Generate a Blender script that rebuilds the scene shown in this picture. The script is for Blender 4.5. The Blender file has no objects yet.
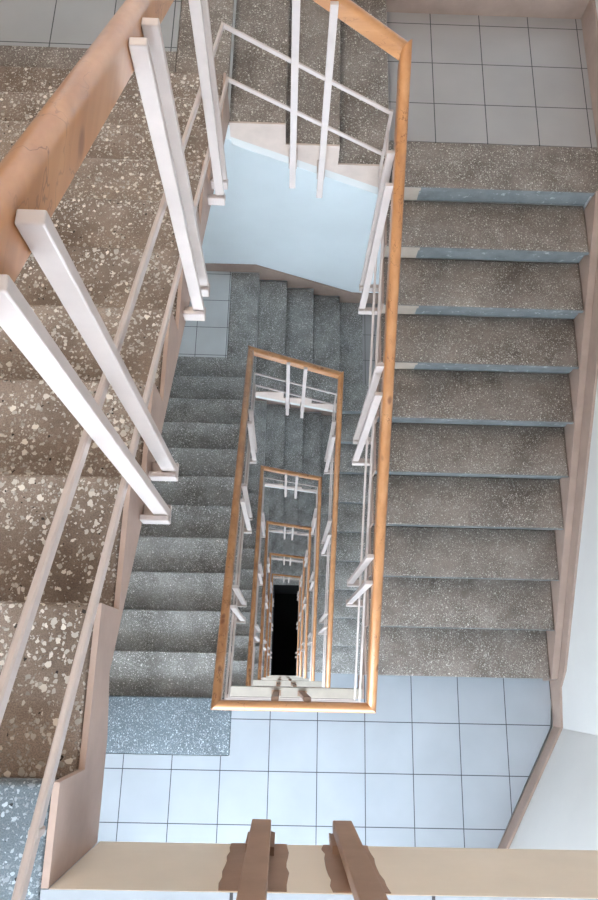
import bpy, bmesh, math, random
from mathutils import Vector, Matrix
random.seed(7)
COL = bpy.context.scene.collection
SC = bpy.context.scene

# ------------------------------------------------------------------ plan
HL, HS, HR = .1424, .1396, .1453             # riser heights: left, short, right flights
GL, GS, GR = .282, .2837, .291               # treads
H = 11*HL + 4*HS + 10*HR
Z11 = -11*HL
Z15 = Z11 - 4*HS
XW, XE = -.335, .52                          # well edges
YN = 2.955
YS = .165                                    # first nosing of left flights
YR = .325                                    # foot of right flights
YL_END, YR_TOP = YS+10*GL, YR+9*GR           # 2.985, 2.944
YSTRIP = 3.25
XR1 = -.338
WXL, WXR = -1.72, 1.75                       # wall faces
WYN, WYS = 4.22, -1.25
RXL, RXR, RYN = -.329, .461, 2.893           # railing centre lines
RH = .985
NS = 6                                       # storeys

# ------------------------------------------------------------------ materials
def nt(name, rough=.6, spec=.5):
    m = bpy.data.materials.new(name); m.use_nodes = True
    t = m.node_tree; b = t.nodes['Principled BSDF']
    b.inputs['Roughness'].default_value = rough
    b.inputs['Specular IOR Level'].default_value = spec
    return m, t, b
def N(t, ty, **k):
    n = t.nodes.new(ty)
    for a, v in k.items():
        if a in n.inputs: n.inputs[a].default_value = v
        else: setattr(n, a, v)
    return n
def ramp(t, stops):
    r = t.nodes.new('ShaderNodeValToRGB'); e = r.color_ramp.elements
    while len(e) < len(stops): e.new(.5)
    for i, (p, c) in enumerate(stops):
        e[i].position = p; e[i].color = (*c, 1) if len(c) == 3 else c
    return r
def mixc(t, fac, a, b, mode='MIX'):
    n = t.nodes.new('ShaderNodeMix'); n.data_type = 'RGBA'; n.blend_type = mode
    for s, v in ((0, fac), (6, a), (7, b)):
        if hasattr(v, 'links') or hasattr(v, 'is_output'): t.links.new(v, n.inputs[s])
        else: n.inputs[s].default_value = v if s == 0 else (*v, 1)
    return n.outputs[2]
def coords(t, scale=(1,1,1), loc=(0,0,0)):
    c = t.nodes.new('ShaderNodeTexCoord'); m = t.nodes.new('ShaderNodeMapping')
    m.inputs['Scale'].default_value = scale; m.inputs['Location'].default_value = loc
    t.links.new(c.outputs['Object'], m.inputs['Vector'])
    return m.outputs['Vector']
def bump(t, b, h, strength=.3, dist=.002):
    n = t.nodes.new('ShaderNodeBump'); n.inputs['Strength'].default_value = strength
    n.inputs['Distance'].default_value = dist
    t.links.new(h, n.inputs['Height']); t.links.new(n.outputs[0], b.inputs['Normal'])

def terrazzo(name, base, dark, chip, scale=62, amount=.30):
    m, t, b = nt(name, .5, .4)
    v = coords(t)
    big = N(t, 'ShaderNodeTexNoise', Scale=3.2, Detail=5.0, Roughness=.65); t.links.new(v, big.inputs['Vector'])
    r = ramp(t, [(.33, dark), (.66, base)]); t.links.new(big.outputs['Fac'], r.inputs[0])
    grit = N(t, 'ShaderNodeTexNoise', Scale=420.0, Detail=3.0, Roughness=.7); t.links.new(v, grit.inputs['Vector'])
    gr = ramp(t, [(.38, (.72,.72,.72)), (.62, (1.22,1.22,1.22))]); t.links.new(grit.outputs['Fac'], gr.inputs[0])
    c = mixc(t, 1.0, r.outputs[0], gr.outputs[0], 'MULTIPLY')
    wn = N(t, 'ShaderNodeTexNoise', Scale=95.0, Detail=2.0); t.links.new(v, wn.inputs['Vector'])
    add = N(t, 'ShaderNodeVectorMath', operation='MULTIPLY_ADD')
    t.links.new(wn.outputs['Color'], add.inputs[0]); add.inputs[1].default_value = (.014,)*3; t.links.new(v, add.inputs[2])
    patch = N(t, 'ShaderNodeTexNoise', Scale=7.0, Detail=2.0); t.links.new(v, patch.inputs['Vector'])
    pm = N(t, 'ShaderNodeMapRange'); t.links.new(patch.outputs['Fac'], pm.inputs[0]); pm.inputs[1].default_value = .3; pm.inputs[2].default_value = .7; pm.inputs[3].default_value = .35; pm.inputs[4].default_value = 1.5
    for sc, thr, colr, keep in ((scale*2.6, .46, tuple(x*.7 for x in chip), amount*1.6), (scale*1.6, .42, tuple(x*.85 for x in chip), amount*1.2),
                                (scale, .40, chip, amount), (scale*1.7, .30, tuple(x*.28 for x in dark), .10)):
        vo = N(t, 'ShaderNodeTexVoronoi', Scale=float(sc)); t.links.new(add.outputs[0], vo.inputs['Vector'])
        sp = N(t, 'ShaderNodeSeparateColor'); t.links.new(vo.outputs['Color'], sp.inputs[0])
        th = N(t, 'ShaderNodeMapRange'); t.links.new(sp.outputs[2], th.inputs[0]); th.inputs[3].default_value = thr*.45; th.inputs[4].default_value = thr
        lt = N(t, 'ShaderNodeMath', operation='LESS_THAN'); t.links.new(vo.outputs['Distance'], lt.inputs[0]); t.links.new(th.outputs[0], lt.inputs[1])
        kk = N(t, 'ShaderNodeMath', operation='MULTIPLY'); t.links.new(pm.outputs[0], kk.inputs[0]); kk.inputs[1].default_value = keep
        k = N(t, 'ShaderNodeMath', operation='LESS_THAN'); t.links.new(sp.outputs[0], k.inputs[0]); t.links.new(kk.outputs[0], k.inputs[1])
        mu = N(t, 'ShaderNodeMath', operation='MULTIPLY'); t.links.new(lt.outputs[0], mu.inputs[0]); t.links.new(k.outputs[0], mu.inputs[1])
        tone = ramp(t, [(0, tuple(x*.5 for x in colr)), (1, colr)]); t.links.new(sp.outputs[1], tone.inputs[0])
        c = mixc(t, mu.outputs[0], c, tone.outputs[0])
    t.links.new(c, b.inputs['Base Color'])
    ro = ramp(t, [(.3, (.62,)*3), (.7, (.38,)*3)]); t.links.new(big.outputs['Fac'], ro.inputs[0]); t.links.new(ro.outputs[0], b.inputs['Roughness'])
    bump(t, b, grit.outputs['Fac'], .15, .001)
    return m

def tiles(name, ox, oy, size=.30, k=1, tint=(1, 1, 1)):  # k and tint put each landing's light into the tile colour
    m, t, b = nt(name, .33, .5)
    v = coords(t, (1,1,1), (-ox, -oy, 0))
    sx = N(t, 'ShaderNodeSeparateXYZ'); t.links.new(v, sx.inputs[0])
    outs = []
    for ax in (0, 1):
        d = N(t, 'ShaderNodeMath', operation='DIVIDE'); t.links.new(sx.outputs[ax], d.inputs[0]); d.inputs[1].default_value = size
        f = N(t, 'ShaderNodeMath', operation='FRACT'); t.links.new(d.outputs[0], f.inputs[0])
        s = N(t, 'ShaderNodeMath', operation='SUBTRACT'); t.links.new(f.outputs[0], s.inputs[0]); s.inputs[1].default_value = .5
        a = N(t, 'ShaderNodeMath', operation='ABSOLUTE'); t.links.new(s.outputs[0], a.inputs[0])
        g = N(t, 'ShaderNodeMath', operation='GREATER_THAN'); t.links.new(a.outputs[0], g.inputs[0]); g.inputs[1].default_value = .5-.0085
        outs.append(g)
    mx = N(t, 'ShaderNodeMath', operation='MAXIMUM'); t.links.new(outs[0].outputs[0], mx.inputs[0]); t.links.new(outs[1].outputs[0], mx.inputs[1])
    n = N(t, 'ShaderNodeTexNoise', Scale=2.5, Detail=4.0); t.links.new(v, n.inputs['Vector'])
    r = ramp(t, [(.3, tuple(.38*k*q for q in tint)), (.7, tuple(.44*k*q for q in tint))]); t.links.new(n.outputs['Fac'], r.inputs[0])
    t.links.new(mixc(t, mx.outputs[0], r.outputs[0], (.045,.045,.05)), b.inputs['Base Color'])
    bump(t, b, mx.outputs[0], -.4, .002)
    return m

def paint(name, col, var=.12, rough=.5, scale=6, dirt=None, dirt_amt=.62, stretch=(1,1,1)):
    m, t, b = nt(name, rough, .4)
    v = coords(t, stretch)
    n = N(t, 'ShaderNodeTexNoise', Scale=float(scale), Detail=6.0, Roughness=.6); t.links.new(v, n.inputs['Vector'])
    r = ramp(t, [(.3, tuple(c*(1-var) for c in col)), (.7, tuple(min(1, c*(1+var*.5)) for c in col))]); t.links.new(n.outputs['Fac'], r.inputs[0])
    c = r.outputs[0]
    if dirt:
        n2 = N(t, 'ShaderNodeTexNoise', Scale=scale*2.7, Detail=8.0, Roughness=.7); t.links.new(v, n2.inputs['Vector'])
        r2 = ramp(t, [(dirt_amt, (0,0,0)), (dirt_amt+.08, (1,1,1))]); t.links.new(n2.outputs['Fac'], r2.inputs[0])
        c = mixc(t, r2.outputs[0], c, dirt)
    t.links.new(c, b.inputs['Base Color'])
    bump(t, b, n.outputs['Fac'], .12, .003)
    return m

def wood(name, along):
    m, t, b = nt(name, .3, .5)
    b.inputs['Coat Weight'].default_value = .6; b.inputs['Coat Roughness'].default_value = .22
    sc = [9, 9, 9]; sc['xyz'.index(along)] = .5
    v = coords(t, tuple(sc))
    n = N(t, 'ShaderNodeTexNoise', Scale=2.0, Detail=5.0, Roughness=.55, Distortion=.2); t.links.new(v, n.inputs['Vector'])
    r = ramp(t, [(.25, (.41,.17,.062)), (.5, (.55,.245,.095)), (.75, (.66,.33,.145))]); t.links.new(n.outputs['Fac'], r.inputs[0])
    sc2 = [10, 10, 10]; sc2['xyz'.index(along)] = 4
    v2 = coords(t, tuple(sc2))
    d = N(t, 'ShaderNodeTexNoise', Scale=1.2, Detail=4.0, Roughness=.6); t.links.new(v2, d.inputs['Vector'])
    s1 = N(t, 'ShaderNodeMath', operation='SUBTRACT'); t.links.new(d.outputs['Fac'], s1.inputs[0]); s1.inputs[1].default_value = .5
    a1 = N(t, 'ShaderNodeMath', operation='ABSOLUTE'); t.links.new(s1.outputs[0], a1.inputs[0])
    l1 = N(t, 'ShaderNodeMapRange', clamp=True); t.links.new(a1.outputs[0], l1.inputs[0])
    l1.inputs[1].default_value = .0; l1.inputs[2].default_value = .009; l1.inputs[3].default_value = 1; l1.inputs[4].default_value = 0
    g = N(t, 'ShaderNodeTexNoise', Scale=.7, Detail=3.0); t.links.new(v2, g.inputs['Vector'])
    gg = ramp(t, [(.42, (0,0,0)), (.54, (.8,.8,.8))]); t.links.new(g.outputs['Fac'], gg.inputs[0])
    mu = N(t, 'ShaderNodeMath', operation='MULTIPLY'); t.links.new(l1.outputs[0], mu.inputs[0]); t.links.new(gg.outputs[0], mu.inputs[1])
    kn = N(t, 'ShaderNodeTexVoronoi', Scale=1.0); sc3 = [11, 11, 11]; sc3['xyz'.index(along)] = 5
    t.links.new(coords(t, tuple(sc3)), kn.inputs['Vector'])
    kl = N(t, 'ShaderNodeMapRange', clamp=True); t.links.new(kn.outputs['Distance'], kl.inputs[0]); kl.inputs[1].default_value = .08; kl.inputs[2].default_value = .17; kl.inputs[3].default_value = .75; kl.inputs[4].default_value = 0
    c = mixc(t, kl.outputs[0], r.outputs[0], (.20,.06,.02))
    c = mixc(t, mu.outputs[0], c, (.17,.055,.02))
    t.links.new(c, b.inputs['Base Color'])
    bump(t, b, mu.outputs[0], -.3, .002)
    return m

M = {}
M['terr_warm'] = terrazzo('terrazzo_brown', (.325,.252,.205), (.135,.095,.07), (.80,.73,.65), 48, .45)
M['terr_grey'] = terrazzo('terrazzo_grey', (.36,.345,.325), (.16,.148,.135), (.92,.90,.87), 78, .50)
M['terr_mid'] = terrazzo('terrazzo_greybrown', (.29,.24,.21), (.125,.10,.083), (.68,.63,.56), 76, .42)
M['terr_skylit'] = terrazzo('terrazzo_sky_tint', (.155,.19,.215), (.10,.12,.135), (.50,.56,.61), 78, .5)  # grey stone with the blue sky reflection put into its colour
M['tile_S'] = tiles('tile_landing', .2346, .042, .30, 1.0, (.92, .985, 1.07))  # same tile everywhere; cool daylight cast put into this tint
M['tile_NE'] = tiles('tile_quarter_east', .201, .224, .30, .88, (1.04, .97, .94))  # same tile, with the warmer, dimmer light put into its tint
M['tile_NW0'] = tiles('tile_quarter_west_top', .268, .275, .30, .85)  # same tile, darkened to paint in the dimmer top storey
M['tile_NW'] = tiles('tile_quarter_west', .268, .275, .30, 1.55)  # same tile, brightened to paint in window light
M['riser'] = paint('riser_sky_tint', (.215,.235,.245), .3, .42, 9, (.46,.49,.50), .58, (1,1,1))  # bluish window reflection put into the riser colour
M['riser_cream'] = paint('riser_cream_paint', (.52,.44,.37), .15, .5, 9)
M['riser_terr'] = M['terr_mid']
M['pink'] = paint('stringer_pink_paint', (.46,.335,.28), .18, .5, 7, (.25,.16,.11), .68)
M['pink_lit'] = paint('stringer_paint_lit', (.63,.51,.445), .14, .5, 7, (.45,.34,.27), .72)  # same stringer paint, lightened to paint in light on the south face
M['cream'] = paint('fascia_cream_paint', (.93,.80,.66), .06, .5, 5, (.55,.43,.30), .7)
M['ledge'] = paint('ledge_worn_cream_paint', (.52,.455,.385), .12, .6, 9, (.30,.26,.22), .66)
M['brown'] = paint('brown_paint', (.38,.235,.165), .15, .5, 12)
M['skirt'] = paint('skirting_brown_paint', (.41,.305,.255), .16, .5, 5, (.22,.16,.13), .7)
M['metal'] = paint('railing_white_paint', (.62,.53,.495), .07, .28, 14, (.42,.33,.28), .74)
M['plaster'] = paint('white_plaster', (.66,.66,.65), .05, .7, 3)
M['wall_blue'] = paint('pale_blue_wall_paint', (.80,.86,.89), .04, .6, 2)
M['wall_white'] = paint('white_wall_paint', (.68,.665,.65), .05, .6, 2)
M['dark'] = paint('basement_unlit_black', (.006,.006,.006), .3, .9, 4)  # near-black colour stands in for the lack of light below
M['beige'] = paint('beige_wall_paint', (.50,.40,.32), .06, .6, 2)
M['frame'] = paint('window_frame_white', (.8,.8,.8), .04, .4, 6)
M['steel'] = paint('bolt_steel', (.05,.05,.05), .1, .4, 6)
for a in 'xy': M['wood_'+a] = wood('varnished_wood_'+a, a)
mg = bpy.data.materials.new('window_glass'); mg.use_nodes = True
t = mg.node_tree; t.nodes.clear()
o = t.nodes.new('ShaderNodeOutputMaterial'); mx = t.nodes.new('ShaderNodeMixShader'); tr = t.nodes.new('ShaderNodeBsdfTransparent'); gl = t.nodes.new('ShaderNodeBsdfGlossy')
gl.inputs['Roughness'].default_value = .02; mx.inputs[0].default_value = .06
t.links.new(tr.outputs[0], mx.inputs[1]); t.links.new(gl.outputs[0], mx.inputs[2]); t.links.new(mx.outputs[0], o.inputs[0])
M['glass'] = mg

# ------------------------------------------------------------------ mesh helpers
def box(bm, x0, x1, y0, y1, z0, z1):
    vs = [bm.verts.new((x, y, z)) for z in (z0, z1) for y in (y0, y1) for x in (x0, x1)]
    for f in ((0,2,3,1), (4,5,7,6), (0,1,5,4), (2,6,7,3), (0,4,6,2), (1,3,7,5)):
        bm.faces.new([vs[i] for i in f])
def prism(bm, pts, axis, a, b):
    """closed polygon pts (2D) extruded along axis from a to b"""
    def P(p, w):
        return {'x': (w, p[0], p[1]), 'y': (p[0], w, p[1]), 'z': (p[0], p[1], w)}[axis]
    A = [bm.verts.new(P(p, a)) for p in pts]; B = [bm.verts.new(P(p, b)) for p in pts]
    n = len(pts)
    fa = bm.faces.new(A); fb = bm.faces.new(list(reversed(B)))
    for i in range(n): bm.faces.new([A[i], B[i], B[(i+1) % n], A[(i+1) % n]])
    return fa, fb
def sweep(bm, prof, p0, p1, m0, m1):
    """profile (lateral, vertical) along p0-p1; m0/m1 = plan normals of the mitre planes at the ends"""
    p0, p1 = Vector(p0), Vector(p1); d = p1-p0
    hd = Vector((d.x, d.y, 0)).normalized(); lat = Vector((hd.y, -hd.x, 0)); dd = d/Vector((d.x, d.y, 0)).length
    rings = []
    for p, m in ((p0, m0), (p1, m1)):
        m = Vector((*m, 0)); ring = []
        for (l, z) in prof:
            q = p + lat*l + Vector((0,0,z))
            s = (p-q).dot(m)/dd.dot(m) if abs(dd.dot(m)) > 1e-6 else 0
            ring.append(bm.verts.new(q + dd*s))
        rings.append(ring)
    n = len(prof)
    for i in range(n): bm.faces.new([rings[0][i], rings[0][(i+1) % n], rings[1][(i+1) % n], rings[1][i]])
    bm.faces.new(list(reversed(rings[0]))); bm.faces.new(rings[1])
def cyl(bm, p, axis, r, l, n=10):
    ax = {'x': (Vector((0,1,0)), Vector((0,0,1)), Vector((1,0,0))), 'y': (Vector((1,0,0)), Vector((0,0,1)), Vector((0,1,0))), 'z': (Vector((1,0,0)), Vector((0,1,0)), Vector((0,0,1)))}[axis]
    p = Vector(p)
    R = [[bm.verts.new(p + ax[0]*r*math.cos(2*math.pi*i/n) + ax[1]*r*math.sin(2*math.pi*i/n) + ax[2]*w) for i in range(n)] for w in (0, l)]
    for i in range(n): bm.faces.new([R[0][i], R[0][(i+1)%n], R[1][(i+1)%n], R[1][i]])
    bm.faces.new(R[0]); bm.faces.new(R[1])
def obj(name, bm, mat, parent=None, bevel=0, seg=2, smooth=False, wobble=0):
    bmesh.ops.recalc_face_normals(bm, faces=bm.faces)
    if bevel:
        es = [e for e in bm.edges if len(e.link_faces) == 2 and e.calc_face_angle(0) > .5]
        bmesh.ops.bevel(bm, geom=es, offset=bevel, segments=seg, affect='EDGES', profile=.5, clamp_overlap=True)
    me = bpy.data.meshes.new(name); bm.to_mesh(me); bm.free()
    me.materials.append(M[mat])
    for p in me.polygons: p.use_smooth = smooth
    if smooth:
        try: me.set_sharp_from_angle(angle=math.radians(38))
        except Exception: pass
    o = bpy.data.objects.new(name, me); COL.objects.link(o)
    if parent: o.parent = parent
    return o
def thing(name, label, cat, loc=(0,0,0), group=None):
    o = bpy.data.objects.new(name, None); COL.objects.link(o); o.location = loc
    o.empty_display_size = .1
    o['label'] = label; o['category'] = cat
    if group: o['group'] = group
    return o
def struct(o): o['kind'] = 'structure'; return o
def copy_tree(o, dz, old, new, parent=None):
    c = o.copy(); COL.objects.link(c)
    if parent: c.parent = parent
    else:
        c.location.z += dz
        if 'label' in c: c['label'] = c['label'].replace(old, new)
        if 'group' in c: c['group'] = c['group'].replace(old, new)
    for ch in KIDS.get(o.name, []): copy_tree(ch, dz, old, new, c)
    return c

# ------------------------------------------------------------------ flights
def tread_box(bm, a0, a1, b0, b1, z, axis, th=.042):
    # slab with rounded nose, running a0..a1 in the going direction
    if axis == 'y': box(bm, b0, b1, a0, a1, z-th, z)
    else: box(bm, a0, a1, b0, b1, z-th, z)

def flight_left(k, z0, S, terr, ystart):
    t = thing('stair_flight', 'long terrazzo stair flight down the left side of the well, %s storey' % S, 'stairs', (XW, YS, z0), 'long left-hand stair flights')
    X0, X1 = WXL-XW+.004, -.012        # local coordinates: x relative to XW, y to YS
    for i in range(1, 11):
        z = -i*HL; y0, y1 = (i-1)*GL-.02, i*GL
        bm = bmesh.new(); box(bm, X0, X1, y0, y1, z-.04, z); obj('tread', bm, terr, t, .012, 3, True)
    for i in range(1, 12):
        zt = -(i-1)*HL-.041; zb = -i*HL+.0005; y = (i-1)*GL-.03
        bm = bmesh.new(); box(bm, X0, X1, y-.012, y+.008, zb, zt)
        obj('riser', bm, terr, t)
    # side stringer: saw-toothed board
    pts = [((ystart-YS), 0.001), (0, 0.001)]
    for i in range(1, 11): pts += [((i-1)*GL-.0, -i*HL+.001), (i*GL, -i*HL+.001)]
    pts += [(10*GL, Z11+.001), (10*GL, Z11-.13)]
    dep = .175
    y2 = .16
    pts += [(y2, -(y2)/GL*HL-dep), (.04, -.29), (ystart-YS, -.29)]
    bm = bmesh.new(); prism(bm, pts, 'x', -.011, 0); obj('stringer', bm, 'pink', t)
    # sloping waist slab
    p = []
    for i in range(1, 11): p += [((i-1)*GL-.021, -i*HL-.041), (i*GL-.022, -i*HL-.041)]
    p += [(10*GL-.022, Z11-.15), (.03, -.03/GL*HL-dep)]
    p = [(.03-.045, -.2)] + p[1:]
    bm = bmesh.new(); prism(bm, p, 'x', X0, -.0125); obj('soffit', bm, 'plaster', t)
    return t

def flight_right(k, z0, S, terr):
    t = thing('stair_flight', 'long terrazzo stair flight with risers tinted for window light down the right side of the well, %s storey' % S, 'stairs', (XE, YR, z0+Z15), 'long right-hand stair flights')
    X0, X1 = .012, WXR-XE-.062
    for i in range(1, 10):
        z = -i*HR; yn = (9-i)*GR        # nose y of tread i
        bm = bmesh.new(); box(bm, X0, X1, yn, yn+GR+.018, z-.032, z); obj('tread', bm, terr, t, .009, 3, True)
    for i in range(1, 11):
        zt = -(i-1)*HR-.033; zb = -i*HR+.0005; y = (10-i)*GR+.022
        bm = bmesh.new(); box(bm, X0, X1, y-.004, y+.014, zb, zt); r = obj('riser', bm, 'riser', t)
        if k == 0 and i <= 4:
            w = .165+.012*i
            bm = bmesh.new(); box(bm, X0, X0+w, y-.0065, y-.0045, zb+.001, zt-.001); q = obj('paint_patch', bm, 'riser_cream', r); q['label'] = 'cream paint over the end of the riser'
    for i in range(1, 10):              # nosing bands in the same sky-tinted riser colour
        z = -(i-1)*HR; yn = (10-i)*GR
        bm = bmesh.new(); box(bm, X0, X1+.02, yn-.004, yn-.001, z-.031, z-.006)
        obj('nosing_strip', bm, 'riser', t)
        if k == 0 and i <= 4:
            bm = bmesh.new(); box(bm, X0, X0+.165+.012*i, yn-.006, yn-.0045, z-.031, z-.005); obj('paint_patch', bm, 'riser_cream', t)
    dep = .2
    pts = [(9*GR, .001-HR*0)]
    for i in range(1, 11): pts += [((10-i)*GR, -(i-1)*HR+.001), ((10-i)*GR, -i*HR+.001)]
    pts = pts[1:]
    pts[0] = (9*GR+.01, .001)
    pts += [(0, -10*HR-.15), (.1, -9.7*HR-dep*.9), (9*GR+.01, -dep)]
    bm = bmesh.new(); prism(bm, pts, 'x', 0, .011); obj('stringer', bm, 'pink', t)
    p = [(9*GR, -dep+.0)]
    for i in range(1, 10): p += [((10-i)*GR+.037, -i*HR-.033), ((9-i)*GR+.037, -i*HR-.033)]
    p[1] = (9*GR, -HR-.033)
    p += [(.037, -9*HR-.28)]
    bm = bmesh.new(); prism(bm, p, 'x', .0125, X1+.02); obj('soffit', bm, 'plaster', t)
    # painted wall string that steps down beside the treads
    q = [(9*GR-.001, .012-HR*.0), (-.0, -9*HR+.012), (-.012, -10*HR+.001), (.2, -10*HR+.001), (9*GR-.001, -.2)]
    bm = bmesh.new(); prism(bm, q, 'x', X1+.003, WXR-XE-.018); obj('wall_string', bm, 'skirt', t)
    return t

def flight_short(k, z0, S, terr):
    t = thing('stair_flight', 'short terrazzo stair flight across the far end of the well, %s storey' % S, 'stairs', (XR1, YN, z0+Z11), 'short stair flights at the far end')
    Y0, Y1 = .012, WYN-YN-.02
    for i in range(1, 4):
        z = -i*HS; x1 = i*GS; x0 = (i-1)*GS-.018
        bm = bmesh.new(); box(bm, x0, x1, Y0, Y1, z-.035, z); obj('tread', bm, terr, t, .009, 3, True)
    for i in range(1, 5):
        zt = -(i-1)*HS-.036; zb = -i*HS+.0005; x = (i-1)*GS-.024
        bm = bmesh.new(); box(bm, x-.012, x+.005, Y0, Y1, zb, zt); obj('riser', bm, terr, t)
    sl = HS/GS
    pts = []
    for i in range(1, 4): pts += [((i-1)*GS, -i*HS+.001), (i*GS, -i*HS+.001)]
    xe = XE-XR1
    pts += [(3*GS, -4*HS+.001), (xe, -4*HS+.001), (xe, -xe*sl-.195), (.0, -.235)]
    bm = bmesh.new(); prism(bm, pts, 'y', 0, .011); obj('stringer', bm, 'pink_lit', t)
    p = [(-.0, -.04)]
    for i in range(1, 4): p += [((i-1)*GS-.019, -i*HS-.036), (i*GS-.037, -i*HS-.036)]
    p = p[1:]; p[0] = (.0, -HS-.036)
    p += [(3*GS-.037, -4*HS-.036), (xe, -4*HS-.036), (xe, -xe*sl-.255), (.0, -.29)]
    bm = bmesh.new(); prism(bm, p, 'y', .0125, Y1); obj('soffit', bm, 'plaster', t)
    e = [(.003, -.236), (xe, -xe*sl-.196), (xe, -xe*sl-.256), (.003, -.291)]
    bm = bmesh.new(); prism(bm, e, 'y', .001, .0118); q = obj('stringer_edge', bm, 'plaster', t); q['label'] = 'white lower edge of the stringer'
    return t

# ------------------------------------------------------------------ landings
def slab(bm, poly, z0, z1): prism(bm, poly, 'z', z0, z1)
DX = (1.35-1.733)/(-.642-.033); YD = .033
def xd(y): return WXR-.002 + (y-YD)*DX if y < YD else WXR-.002      # inner face of the slanted wall
def landing_south(k, z0, S, terr):
    top = k == 0
    t = thing('stair_landing', ('top tiled landing in front of the near edge' if top else 'wide tiled landing at the foot of the right-hand flight, %s storey' % S), 'landing', (0, 0, z0), 'wide near-side landings')
    f = .021 if top else .188
    th = .31
    L, R, B = WXL+.004, WXR-.004, WYS+.004
    # concrete slab below the finishes
    bm = bmesh.new()
    if top: poly = [(L, B), (xd(B)-.01, B), (xd(f-.012)-.01, f-.012), (L, f-.012)]
    else: poly = [(L, B), (xd(B)-.01, B), (xd(0)-.01, YD), (R, YR-.001), (XE+.012, YR-.001), (XE+.012, f-.012), (XW-.012, f-.012), (XW-.012, YS-.045), (L, YS-.045)]
    slab(bm, poly, -th, -.012); obj('slab', bm, 'plaster', t)
    # fascia board
    bm = bmesh.new()
    if top: box(bm, XW+.001, R-.02, f-.0115, f, -.305, -.0005)
    else: box(bm, XW+.001, XE-.001, f-.0115, f+LEDGE, -.27, -.0005)
    fo = obj('fascia', bm, 'cream' if top else 'ledge', t)
    if top:
        for x, w in ((-.033, .052), (.128, .043)):
            bm = bmesh.new(); n = 9
            ptsL = [(x-w+random.uniform(-.003,.003), -.304+.3*i/n) for i in range(n+1)]
            ptsR = [(x+w+random.uniform(-.003,.003), -.304+.3*i/n) for i in range(n, -1, -1)]
            prism(bm, ptsL+ptsR, 'y', f+.0003, f+.0016); q = obj('paint_patch', bm, 'brown', fo); q['label'] = 'brown unpainted patch behind the post'
    # terrazzo strip above the left flight
    bm = bmesh.new(); box(bm, L, XW+.024 if not top else XW-.012, YS-.34, YS, -.042, 0); 
    if top: pass
    obj('terrazzo_strip', bm, 'terr_skylit', t, .01, 3, True)
    bm = bmesh.new(); zt = -.0115
    x0 = XW+.025 if not top else XW-.011
    if top: poly = [(L, B), (xd(B)-.012, B), (xd(f-.001)-.012, f-.001), (x0, f-.001), (x0, YS-.341), (L, YS-.341)]
    else: poly = [(L, B), (xd(B)-.012, B), (xd(0)-.012, YD), (R, YR-.002), (XE+.012, YR-.002), (XE+.012, f-.012), (x0, f-.012), (x0, YS-.341), (L, YS-.341)]
    slab(bm, poly, zt, 0); obj('tile_floor', bm, 'tile_S', t)
    if not top:
        bm = bmesh.new(); box(bm, XE+.001, XE+.0115, f, YR-.002, -.29, -.0005); box(bm, XE+.001, XE+.0115, f-.011, f, -.29, -.0005); obj('edge_board', bm, 'pink', t)
    return t
def landing_nw(k, z0, S, terr):
    t = thing('stair_landing', 'small square quarter landing with tiles at the far left corner, %s storey' % S, 'landing', (0, 0, z0+Z11), 'far left quarter landings')
    L, T = WXL+.004, WYN-.004; xs = -.603 if k == 0 else -.62
    bm = bmesh.new(); poly = [(L, YL_END+.001), (XW-.012, YL_END+.001), (XW-.012, YN+.012), (XR1, YN+.012), (XR1, T), (L, T)]
    bm = bmesh.new(); poly = [(L, YL_END+.001), (XR1-.001, YL_END+.001), (XR1-.001, T), (L, T)]
    slab(bm, poly, -.29, -.012); obj('slab', bm, 'plaster', t)
    bm = bmesh.new(); box(bm, L, xs-.0005, YSTRIP+.001, T, -.0115, 0); obj('tile_floor', bm, 'tile_NW0' if k == 0 else 'tile_NW', t)
    bm = bmesh.new()
    box(bm, L, xs, YL_END-.02, YSTRIP, -.0115, 0); obj('terrazzo_strip', bm, terr, t)
    bm = bmesh.new(); box(bm, xs+.0005, XR1, YN+.013, T-.016, -.034, 0); obj('terrazzo_strip', bm, terr, t, .009, 3, True)
    return t
def landing_ne(k, z0, S, terr):
    t = thing('stair_landing', 'small square quarter landing with tiles at the far right corner, %s storey' % S, 'landing', (0, 0, z0+Z15), 'far right quarter landings')
    R, T = WXR-.004, WYN-.004; x0 = XR1+3*GS-.02
    bm = bmesh.new(); box(bm, XE+.001, R, YR_TOP+.03, T, -.3, -.034); obj('slab', bm, 'plaster', t)
    xt = x0+.001 if k == 0 else x0+GS
    bm = bmesh.new(); box(bm, xt, R, YSTRIP+.001, T, -.0335, 0); obj('tile_floor', bm, 'tile_NE', t)
    if k > 0:
        bm = bmesh.new(); box(bm, x0+.001, xt-.001, YSTRIP+.001, T, -.0335, 0); obj('terrazzo_strip', bm, terr, t)
    bm = bmesh.new(); box(bm, XE+.012, WXR-.004, YR_TOP, YSTRIP, -.0335, 0); obj('terrazzo_strip', bm, terr, t, .009, 3, True)
    return t

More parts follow.
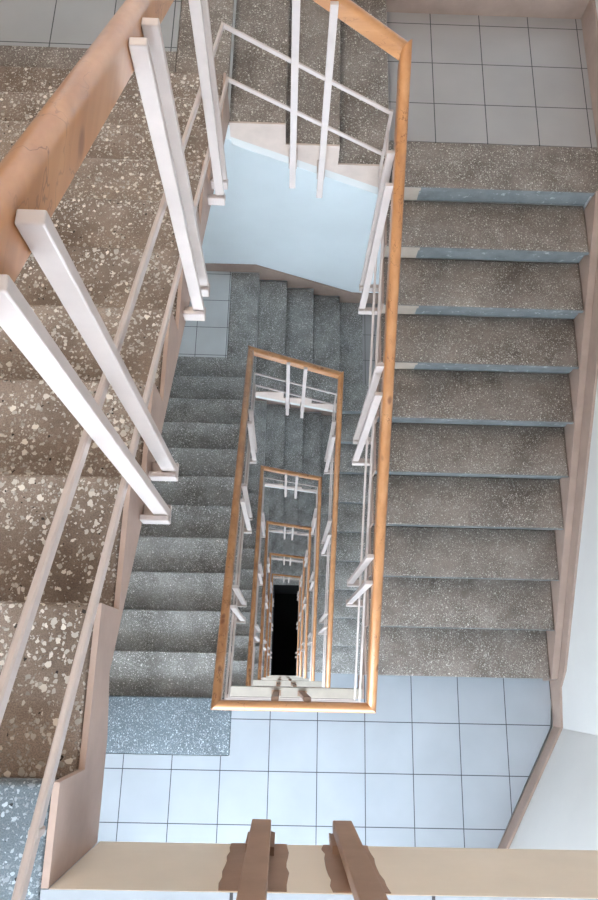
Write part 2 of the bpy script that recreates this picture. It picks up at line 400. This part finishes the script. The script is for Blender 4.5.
# ------------------------------------------------------------------ railings
PROF = []
hw = .0245
PROF += [(-hw+.004, -.092), (hw-.004, -.092), (hw, -.088)]
for i in range(0, 13):
    a = math.pi*i/12; PROF.append((hw*math.cos(a), -.024+.024*math.sin(a)))
PROF += [(-hw, -.088)]
def nosez_left(y): return -(y-YS)/GL*HL
def nosez_right(y): return Z15 - (YR_TOP-y)/GR*HR
def nosez_short(x): return Z11 - (x-XR1)/GS*HS
D1 = (1, 1); D2 = (1, -1)
def rbar(t, p0, p1, m0, m1):
    w, h = .0058, .0125
    prof = [(-w, -h+.003), (-w+.003, -h), (w-.003, -h), (w, -h+.003), (w, h-.003), (w-.003, h), (-w+.003, h), (-w, h-.003)]
    bm = bmesh.new(); sweep(bm, prof, p0, p1, m0, m1); return obj('rail_bar', bm, 'metal', t, 0, 1, True)
def baluster(t, kind, a, b, thick, z0, z1, bx, mat='metal', bh=.045, drop=0):
    """kind x: bar spans a..b in x at y=thick (centre); bx = wall-side end of the bracket"""
    bm = bmesh.new(); w = .009 if kind == 'x' else .0165
    if kind == 'x': box(bm, a, b, thick-.010, thick+.010, z0, z1)
    else: box(bm, thick-w, thick+w, a, b, z0, z1)
    o = obj('baluster', bm, mat, t, .0025, 2)
    bm = bmesh.new()
    zb = z0+drop
    if kind == 'x':
        lo, hi = (bx, b+.001) if bx < a else (a-.001, bx)
        box(bm, lo, hi, thick-.024, thick-.0105, zb-.012, zb-.012+bh)
        box(bm, lo, hi, thick-.0105, thick+.022, zb-.012, zb-.002)
    else:
        lo, hi = (b+.0005, bx) if bx > b else (bx, a-.0005)
        if drop: box(bm, thick-.021, thick+.021, lo, hi, zb-.03, zb+.02)
        else: box(bm, thick-.021, thick+.021, lo, hi, zb-.012, zb-.012+bh)
    br = obj('bracket', bm, mat, o, .002, 1)
    return o
def rail_left(k, z0, S, ys):
    t = thing('stair_railing', 'railing with orange wooden handrail sloping down the left side of the well, %s storey' % S, 'railing', (0, 0, z0), 'left-hand railings')
    bm = bmesh.new(); sweep(bm, PROF, (RXL, ys, RH), (RXL, RYN, Z11+RH), (1, 1) if False else (-1, 1), D1)
    obj('handrail', bm, 'wood_y', t, 0, 1, True)
    xb = RXL+.012
    for d in (.21, .49):
        rbar(t, (xb, ys+.012, d), (xb, RYN-.012, Z11+.0+d), (-1, 1), D1)
    sl = (Z11)/(RYN-ys)
    if k == 0:
        yc = .125; zc_ = .21+(yc-ys)*sl
        bm = bmesh.new(); box(bm, xb-.0075, xb+.0075, yc-.006, yc+.006, zc_-.015, zc_+.015); q = obj('weld_collar', bm, 'metal', t, .003, 2)
    for y in (.68, .80, 1.40, 1.52, 2.08, 2.20):
        zt = RH-.025+(y-ys)*sl
        baluster(t, 'x', RXL+.0255, RXL+.059, y, nosez_left(y)-.17, zt, XW+.0005)
    return t
def rail_right(k, z0, S, ysn):
    t = thing('stair_railing', 'railing with orange wooden handrail sloping down the right side of the well, %s storey' % S, 'railing', (0, 0, z0), 'right-hand railings')
    zt0 = Z15+RH+RN[k > 0]; zb0 = -H+RH
    bm = bmesh.new(); sweep(bm, PROF, (RXR, ysn, zb0), (RXR, RYN, zt0), D1, (-1, 1)); obj('handrail', bm, 'wood_y', t, 0, 1, True)
    xb = RXR-.012
    for d in (.21, .49): rbar(t, (xb, ysn+.012, -H+d), (xb, RYN-.012, Z15+d), D1, (-1, 1))
    sl = (zt0-zb0)/(RYN-ysn)
    for y in (.76, .88, 1.58, 1.70, 2.40, 2.52):
        baluster(t, 'x', RXR-.062, RXR-.025, y, nosez_right(y)-.17, zb0-.025+(y-ysn)*sl, XE-.0005)
    return t
def rail_short(k, z0, S):
    t = thing('stair_railing', 'short railing with wooden handrail across the far end of the well, %s storey' % S, 'railing', (0, 0, z0), 'far end railings')
    bm = bmesh.new(); sweep(bm, PROF, (RXL, RYN, Z11+RH), (RXR, RYN, Z15+RH+RN[k > 0]), D1, D2); obj('handrail', bm, 'wood_x', t, 0, 1, True)
    yb = RYN-.012
    for d, e in ((.21, .32), (.49, .60)): rbar(t, (RXL+.012, yb, Z11+d), (RXR-.012, yb, Z15+e), D1, D2)
    bm = bmesh.new(); box(bm, RXR-.020, RXR-.004, yb-.009, yb+.005, Z15+.19, Z15+.62); obj('corner_link', bm, 'metal', t, .003, 2)
    sl = (Z15-Z11+RN[k > 0])/(RXR-RXL)
    for x in (-.014, .137):
        baluster(t, 'y', RYN-.046, RYN-.025, x, nosez_short(x)-.33, Z11+RH-.025+(x-RXL)*sl, YN-.0005, drop=.16)
    return t
def rail_landing(k, z0, S):
    top = k == 0
    ys = RYS0 if top else RYS
    t = thing('stair_railing', 'railing with wooden handrail and two brown posts along the near landing edge, %s storey' % S if not top else 'railing with brown posts on the edge of the top landing, nearest of all', 'railing', (0, 0, z0), 'near side railings')
    xe = WXR-.02 if top else RXR
    bm = bmesh.new(); sweep(bm, PROF, (RXL, ys, RH), (xe, ys, RH), D2 if False else (1, -1), (1, 0) if top else (1, 1)); obj('handrail', bm, 'wood_x', t, 0, 1, True)
    for d in (.21, .49):
        rbar(t, (RXL+.012, ys+.012, d), (xe-(.0 if top else .012), ys+.012, d), (1, -1), (1, 0) if top else (1, 1))
    f = .021 if top else .188
    y0 = ys+.025
    for x in ((-.031, .126, 1.1, 1.26) if top else (-.031, .135)):
        bm = bmesh.new(); box(bm, x-.019, x+.019, y0, y0+.022, -.335 if top else .0005, RH-.02); o = obj('post', bm, 'brown', t, .0025, 2)
        if top:
            zz = -.30
            bm = bmesh.new()
            prism(bm, [(x-.026, zz-.035), (x-.021, zz-.028), (x-.012, zz-.036), (x+.010, zz-.03), (x+.018, zz-.041), (x+.027, zz-.03), (x+.026, zz+.09), (x-.026, zz+.07)], 'y', f+.0017, y0-.0003)
            obj('bracket', bm, 'brown', o)
        else:
            bm = bmesh.new(); box(bm, x-.03, x+.03, y0-.004, y0+.030, .0003, .006); obj('foot_plate', bm, 'brown', o)
    return t

RYS0, RYS = .012, .165
LEDGE = .048
RN = (.0, .09)
def build_storey(k, z0, S):
    warm = 'terr_warm' if k == 0 else 'terr_grey'
    mid = 'terr_mid' if k == 0 else 'terr_grey'
    r = []
    r.append(landing_south(k, z0, S, warm if k == 0 else 'terr_grey'))
    r.append(flight_left(k, z0, S, warm, .0215 if k == 0 else .1885-.0))
    r.append(landing_nw(k, z0, S, mid)); r.append(flight_short(k, z0, S, mid))
    r.append(landing_ne(k, z0, S, mid)); r.append(flight_right(k, z0, S, mid))
    r.append(rail_landing(k, z0, S)); r.append(rail_left(k, z0, S, RYS0 if k == 0 else RYS))
    r.append(rail_short(k, z0, S)); r.append(rail_right(k, z0, S, RYS))
    return r
names = ['top', 'second', 'third', 'fourth', 'fifth', 'lowest']
build_storey(0, 0, 'top')
first = build_storey(1, -H, 'second')
KIDS = {}
for o in bpy.data.objects:
    if o.parent: KIDS.setdefault(o.parent.name, []).append(o)
for k in range(2, NS):
    for o in first: copy_tree(o, -(k-1)*H, 'second', names[k])

# ------------------------------------------------------------------ setting
ZT, ZB = 2.7, -6*H-2.6
def swall(name, bm, mat): return struct(obj(name, bm, mat))
bm = bmesh.new()
wz0, wz1, wx0, wx1 = .3, 2.2, -1.0, 1.0
box(bm, WXL-.2, WXR+.2, WYN, WYN+.2, ZB, ZT)
swall('wall_north', bm, 'wall_blue')
bm = bmesh.new(); box(bm, WXL-.2, WXL, WYS-.2, WYN, ZB, ZT); swall('wall_west', bm, 'beige')
bm = bmesh.new(); box(bm, WXR, WXR+.2, YD-.1, WYN, ZB, ZT); swall('wall_east', bm, 'wall_white')
xb_ = xd(WYS)
bm = bmesh.new(); prism(bm, [(WXR, YD), (xb_, WYS), (xb_+.25, WYS-.2), (WXR+.2, YD-.1), (WXR, YD-.1)], 'z', ZB, ZT)
bm.free(); bm = bmesh.new(); prism(bm, [(WXR-.0005, YD), (xb_, WYS), (xb_+.3, WYS), (WXR+.2, YD-.1), (WXR-.0005, YD-.1+.099)], 'z', ZB, ZT)
swall('wall_southeast', bm, 'wall_white')
SX0, SX1 = -1.3, .85
bm = bmesh.new(); zc = ZB
def win(k): return (-k*H+.6, -k*H+2.4) if k else (.45, 2.25)
for k in range(NS, -1, -1):
    a, b = win(k)
    box(bm, SX0, SX1, WYS-.2, WYS, zc, a); zc = b
box(bm, SX0, SX1, WYS-.2, WYS, zc, ZT)
box(bm, WXL-.2, SX0, WYS-.2, WYS, ZB, ZT); box(bm, SX1, xb_+.3, WYS-.2, WYS, ZB, ZT)
swall('wall_south', bm, 'wall_white')
def window(n, x0, x1, y0, y1, z0, z1):
    bm = bmesh.new(); f = .06
    for (a, b, c, d) in ((x0, x1, z0, z0+f), (x0, x1, z1-f, z1), (x0, x0+f, z0+f, z1-f), (x1-f, x1, z0+f, z1-f), ((x0+x1)/2-f/2, (x0+x1)/2+f/2, z0+f, z1-f)):
        box(bm, a+.001, b-.001, y0, y1, c+.001, d-.001)
    w = struct(obj('window_%d' % n, bm, 'frame'))
    for a, b in ((x0+f, (x0+x1)/2-f/2), ((x0+x1)/2+f/2, x1-f)):
        bm = bmesh.new(); box(bm, a, b, (y0+y1)/2-.003, (y0+y1)/2+.003, z0+f, z1-f); obj('pane', bm, 'glass', w)
def portal(name, loc, rot, sx, sy):
    l = bpy.data.lights.new(name, 'AREA'); l.shape = 'RECTANGLE'; l.size = sx; l.size_y = sy
    l.cycles.is_portal = True
    o = bpy.data.objects.new(name, l); COL.objects.link(o); o.location = loc; o.rotation_euler = rot
for k in range(0, NS+1):
    a, b = win(k)
    window(k+1, SX0, SX1, WYS-.14, WYS-.08, a, b)
    portal('daylight_portal', ((SX0+SX1)/2, WYS-.2, (a+b)/2), (math.pi/2, 0, math.pi), SX1-SX0, b-a)
bm = bmesh.new(); box(bm, WXL-.2, WXR+.2, WYS-.2, WYN+.2, ZT, ZT+.2); swall('ceiling', bm, 'beige')
# ground floor with the well opening, basement below
bm = bmesh.new(); z = -6*H
box(bm, WXL, XW, WYS, WYN, z-.3, z); box(bm, XE, WXR, YD, WYN, z-.3, z); box(bm, XW, XE, YN, WYN, z-.3, z); box(bm, XW, XE, WYS, .188, z-.3, z)
prism(bm, [(XE, WYS), (xb_, WYS), (WXR, YD), (XE, YD)], 'z', z-.3, z)
swall('floor', bm, 'terr_grey')
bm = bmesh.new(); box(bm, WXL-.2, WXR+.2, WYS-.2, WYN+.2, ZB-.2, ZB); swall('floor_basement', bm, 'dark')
# basement lining, near-black in place of the unlit depth
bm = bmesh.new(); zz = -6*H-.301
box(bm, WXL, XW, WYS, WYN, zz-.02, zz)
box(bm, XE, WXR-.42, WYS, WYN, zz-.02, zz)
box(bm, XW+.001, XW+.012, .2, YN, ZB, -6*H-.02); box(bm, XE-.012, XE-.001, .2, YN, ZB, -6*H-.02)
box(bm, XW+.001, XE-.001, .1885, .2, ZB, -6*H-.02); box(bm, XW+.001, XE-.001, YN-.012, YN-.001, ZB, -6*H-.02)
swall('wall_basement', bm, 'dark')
# skirtings
def skirts(k):
    z0 = -k*H; n = []
    d = .014
    if k < NS:
        # north wall: landing, slope, landing
        zz = z0+Z11; s = HS/GS
        pts = [(WXL+.003, zz+.115), (XR1-.03, zz+.13), (XE+.1, zz-(XE+.1-XR1)*s+.13), (XE+.12, zz-4*HS+.205), (WXR-.003, zz-4*HS+.19)]
        low = [(WXR-.003, zz-4*HS+.001)] + [p for i in (3, 2, 1) for p in ((XR1+i*GS+.001, zz-(i+1)*HS+.001), (XR1+i*GS+.001, zz-i*HS+.001))] + [(XR1+.001, zz-HS+.001), (XR1+.001, zz+.001), (WXL+.003, zz+.001)]
        bm = bmesh.new(); prism(bm, pts+low, 'y', WYN-d, WYN-.0005); swall('baseboard_north', bm, 'skirt')
        # east wall: landing, slope beside the right flight, south landing
        zz = z0+Z15; s = HR/GR
        up = [(WYN-.016, zz+.16), (YR_TOP+.1, zz+.18), (YR_TOP, zz+.17), (YR+.05, zz-(YR_TOP-YR-.05)*s+.095), (YR-.05, -H+z0+.165), (YD+.001, -H+z0+.125)]
        low = [(YD+.001, -H+z0+.001), (YR-.05, -H+z0+.001), (YR, -H+z0-.02), (YR_TOP, zz-.15), (YR_TOP+.08, zz+.001), (WYN-.016, zz+.001)]
        bm = bmesh.new(); prism(bm, up+low, 'x', WXR-.0155, WXR-.0005); swall('baseboard_east', bm, 'skirt')
        # slanted wall, south landing below
        c = [(xd(YD)-.0005, YD), (xb_-.0005, WYS+.003), (xb_-.021, WYS+.003), (xd(YD)-.0155, YD+.001)]
        bm = bmesh.new(); prism(bm, c, 'z', -H+z0+.001, -H+z0+.125); swall('baseboard_southeast', bm, 'skirt')
for k in range(NS): skirts(k)

# ------------------------------------------------------------------ light
lt = thing('added_fill_lamp', 'added round white ceiling lamp, out of view above the stairwell', 'lamp', (-.9, 3.3, ZT-.0005))  # unseen lamp, added to brighten the fascia and upper treads
bm = bmesh.new(); cyl(bm, (0, 0, -.03), 'z', .20, .03, 32); obj('base', bm, 'frame', lt, .004, 2, True)
M['lamp_glow'] = bpy.data.materials.new('fill_lamp_glass'); M['lamp_glow'].use_nodes = True
b_ = M['lamp_glow'].node_tree.nodes['Principled BSDF']; b_.inputs['Base Color'].default_value = (.9,.85,.75,1); b_.inputs['Emission Color'].default_value = (1,.80,.58,1); b_.inputs['Emission Strength'].default_value = 2
bm = bmesh.new()
pr = [(.185*math.cos(a), -.031-.075*math.sin(a)) for a in [math.pi/2*i/8 for i in range(8)]]
R = [[bm.verts.new((r*math.cos(2*math.pi*j/32), r*math.sin(2*math.pi*j/32), z)) for j in range(32)] for r, z in pr]
for i in range(7):
    for j in range(32): bm.faces.new([R[i][j], R[i][(j+1)%32], R[i+1][(j+1)%32], R[i+1][j]])
bm.faces.new(R[0]); bm.faces.new(R[7]); obj('shade', bm, 'lamp_glow', lt, 0, 1, True)
l = bpy.data.lights.new('added_fill_lamp_light', 'AREA'); l.shape = 'DISK'; l.size = .5; l.energy = 45; l.color = (1, .86, .72)  # warm fill from the added lamp
o = bpy.data.objects.new('added_fill_lamp_light', l); COL.objects.link(o); o.location = (-.9, 3.3, ZT-.12)
w = bpy.data.worlds.new('daylight'); SC.world = w; w.use_nodes = True
bg = w.node_tree.nodes['Background']; bg.inputs[0].default_value = (.74, .875, 1.0, 1); bg.inputs[1].default_value = 16.5

# ------------------------------------------------------------------ camera
cd = bpy.data.cameras.new('camera'); cam = bpy.data.objects.new('camera', cd); COL.objects.link(cam); SC.camera = cam
R_ = Vector((0.99950406, 0.0211002, 0.02337549)); U_ = Vector((-0.02713023, 0.95385414, 0.29904219)); F_ = Vector((0.01598696, 0.29952807, -0.95395354))
cam.matrix_world = Matrix(((R_.x, U_.x, -F_.x, 0), (R_.y, U_.y, -F_.y, .33363), (R_.z, U_.z, -F_.z, 1.19536), (0,0,0,1)))
cd.sensor_fit = 'VERTICAL'; cd.sensor_height = 24; cd.lens = 706.61/900*24; cd.clip_start = .02
vs = SC.view_settings
SC.display_settings.display_device = 'sRGB'; vs.view_transform = 'Standard'; vs.look = 'None'; vs.gamma = 1; vs.use_curve_mapping = False
vs.exposure = 0.0
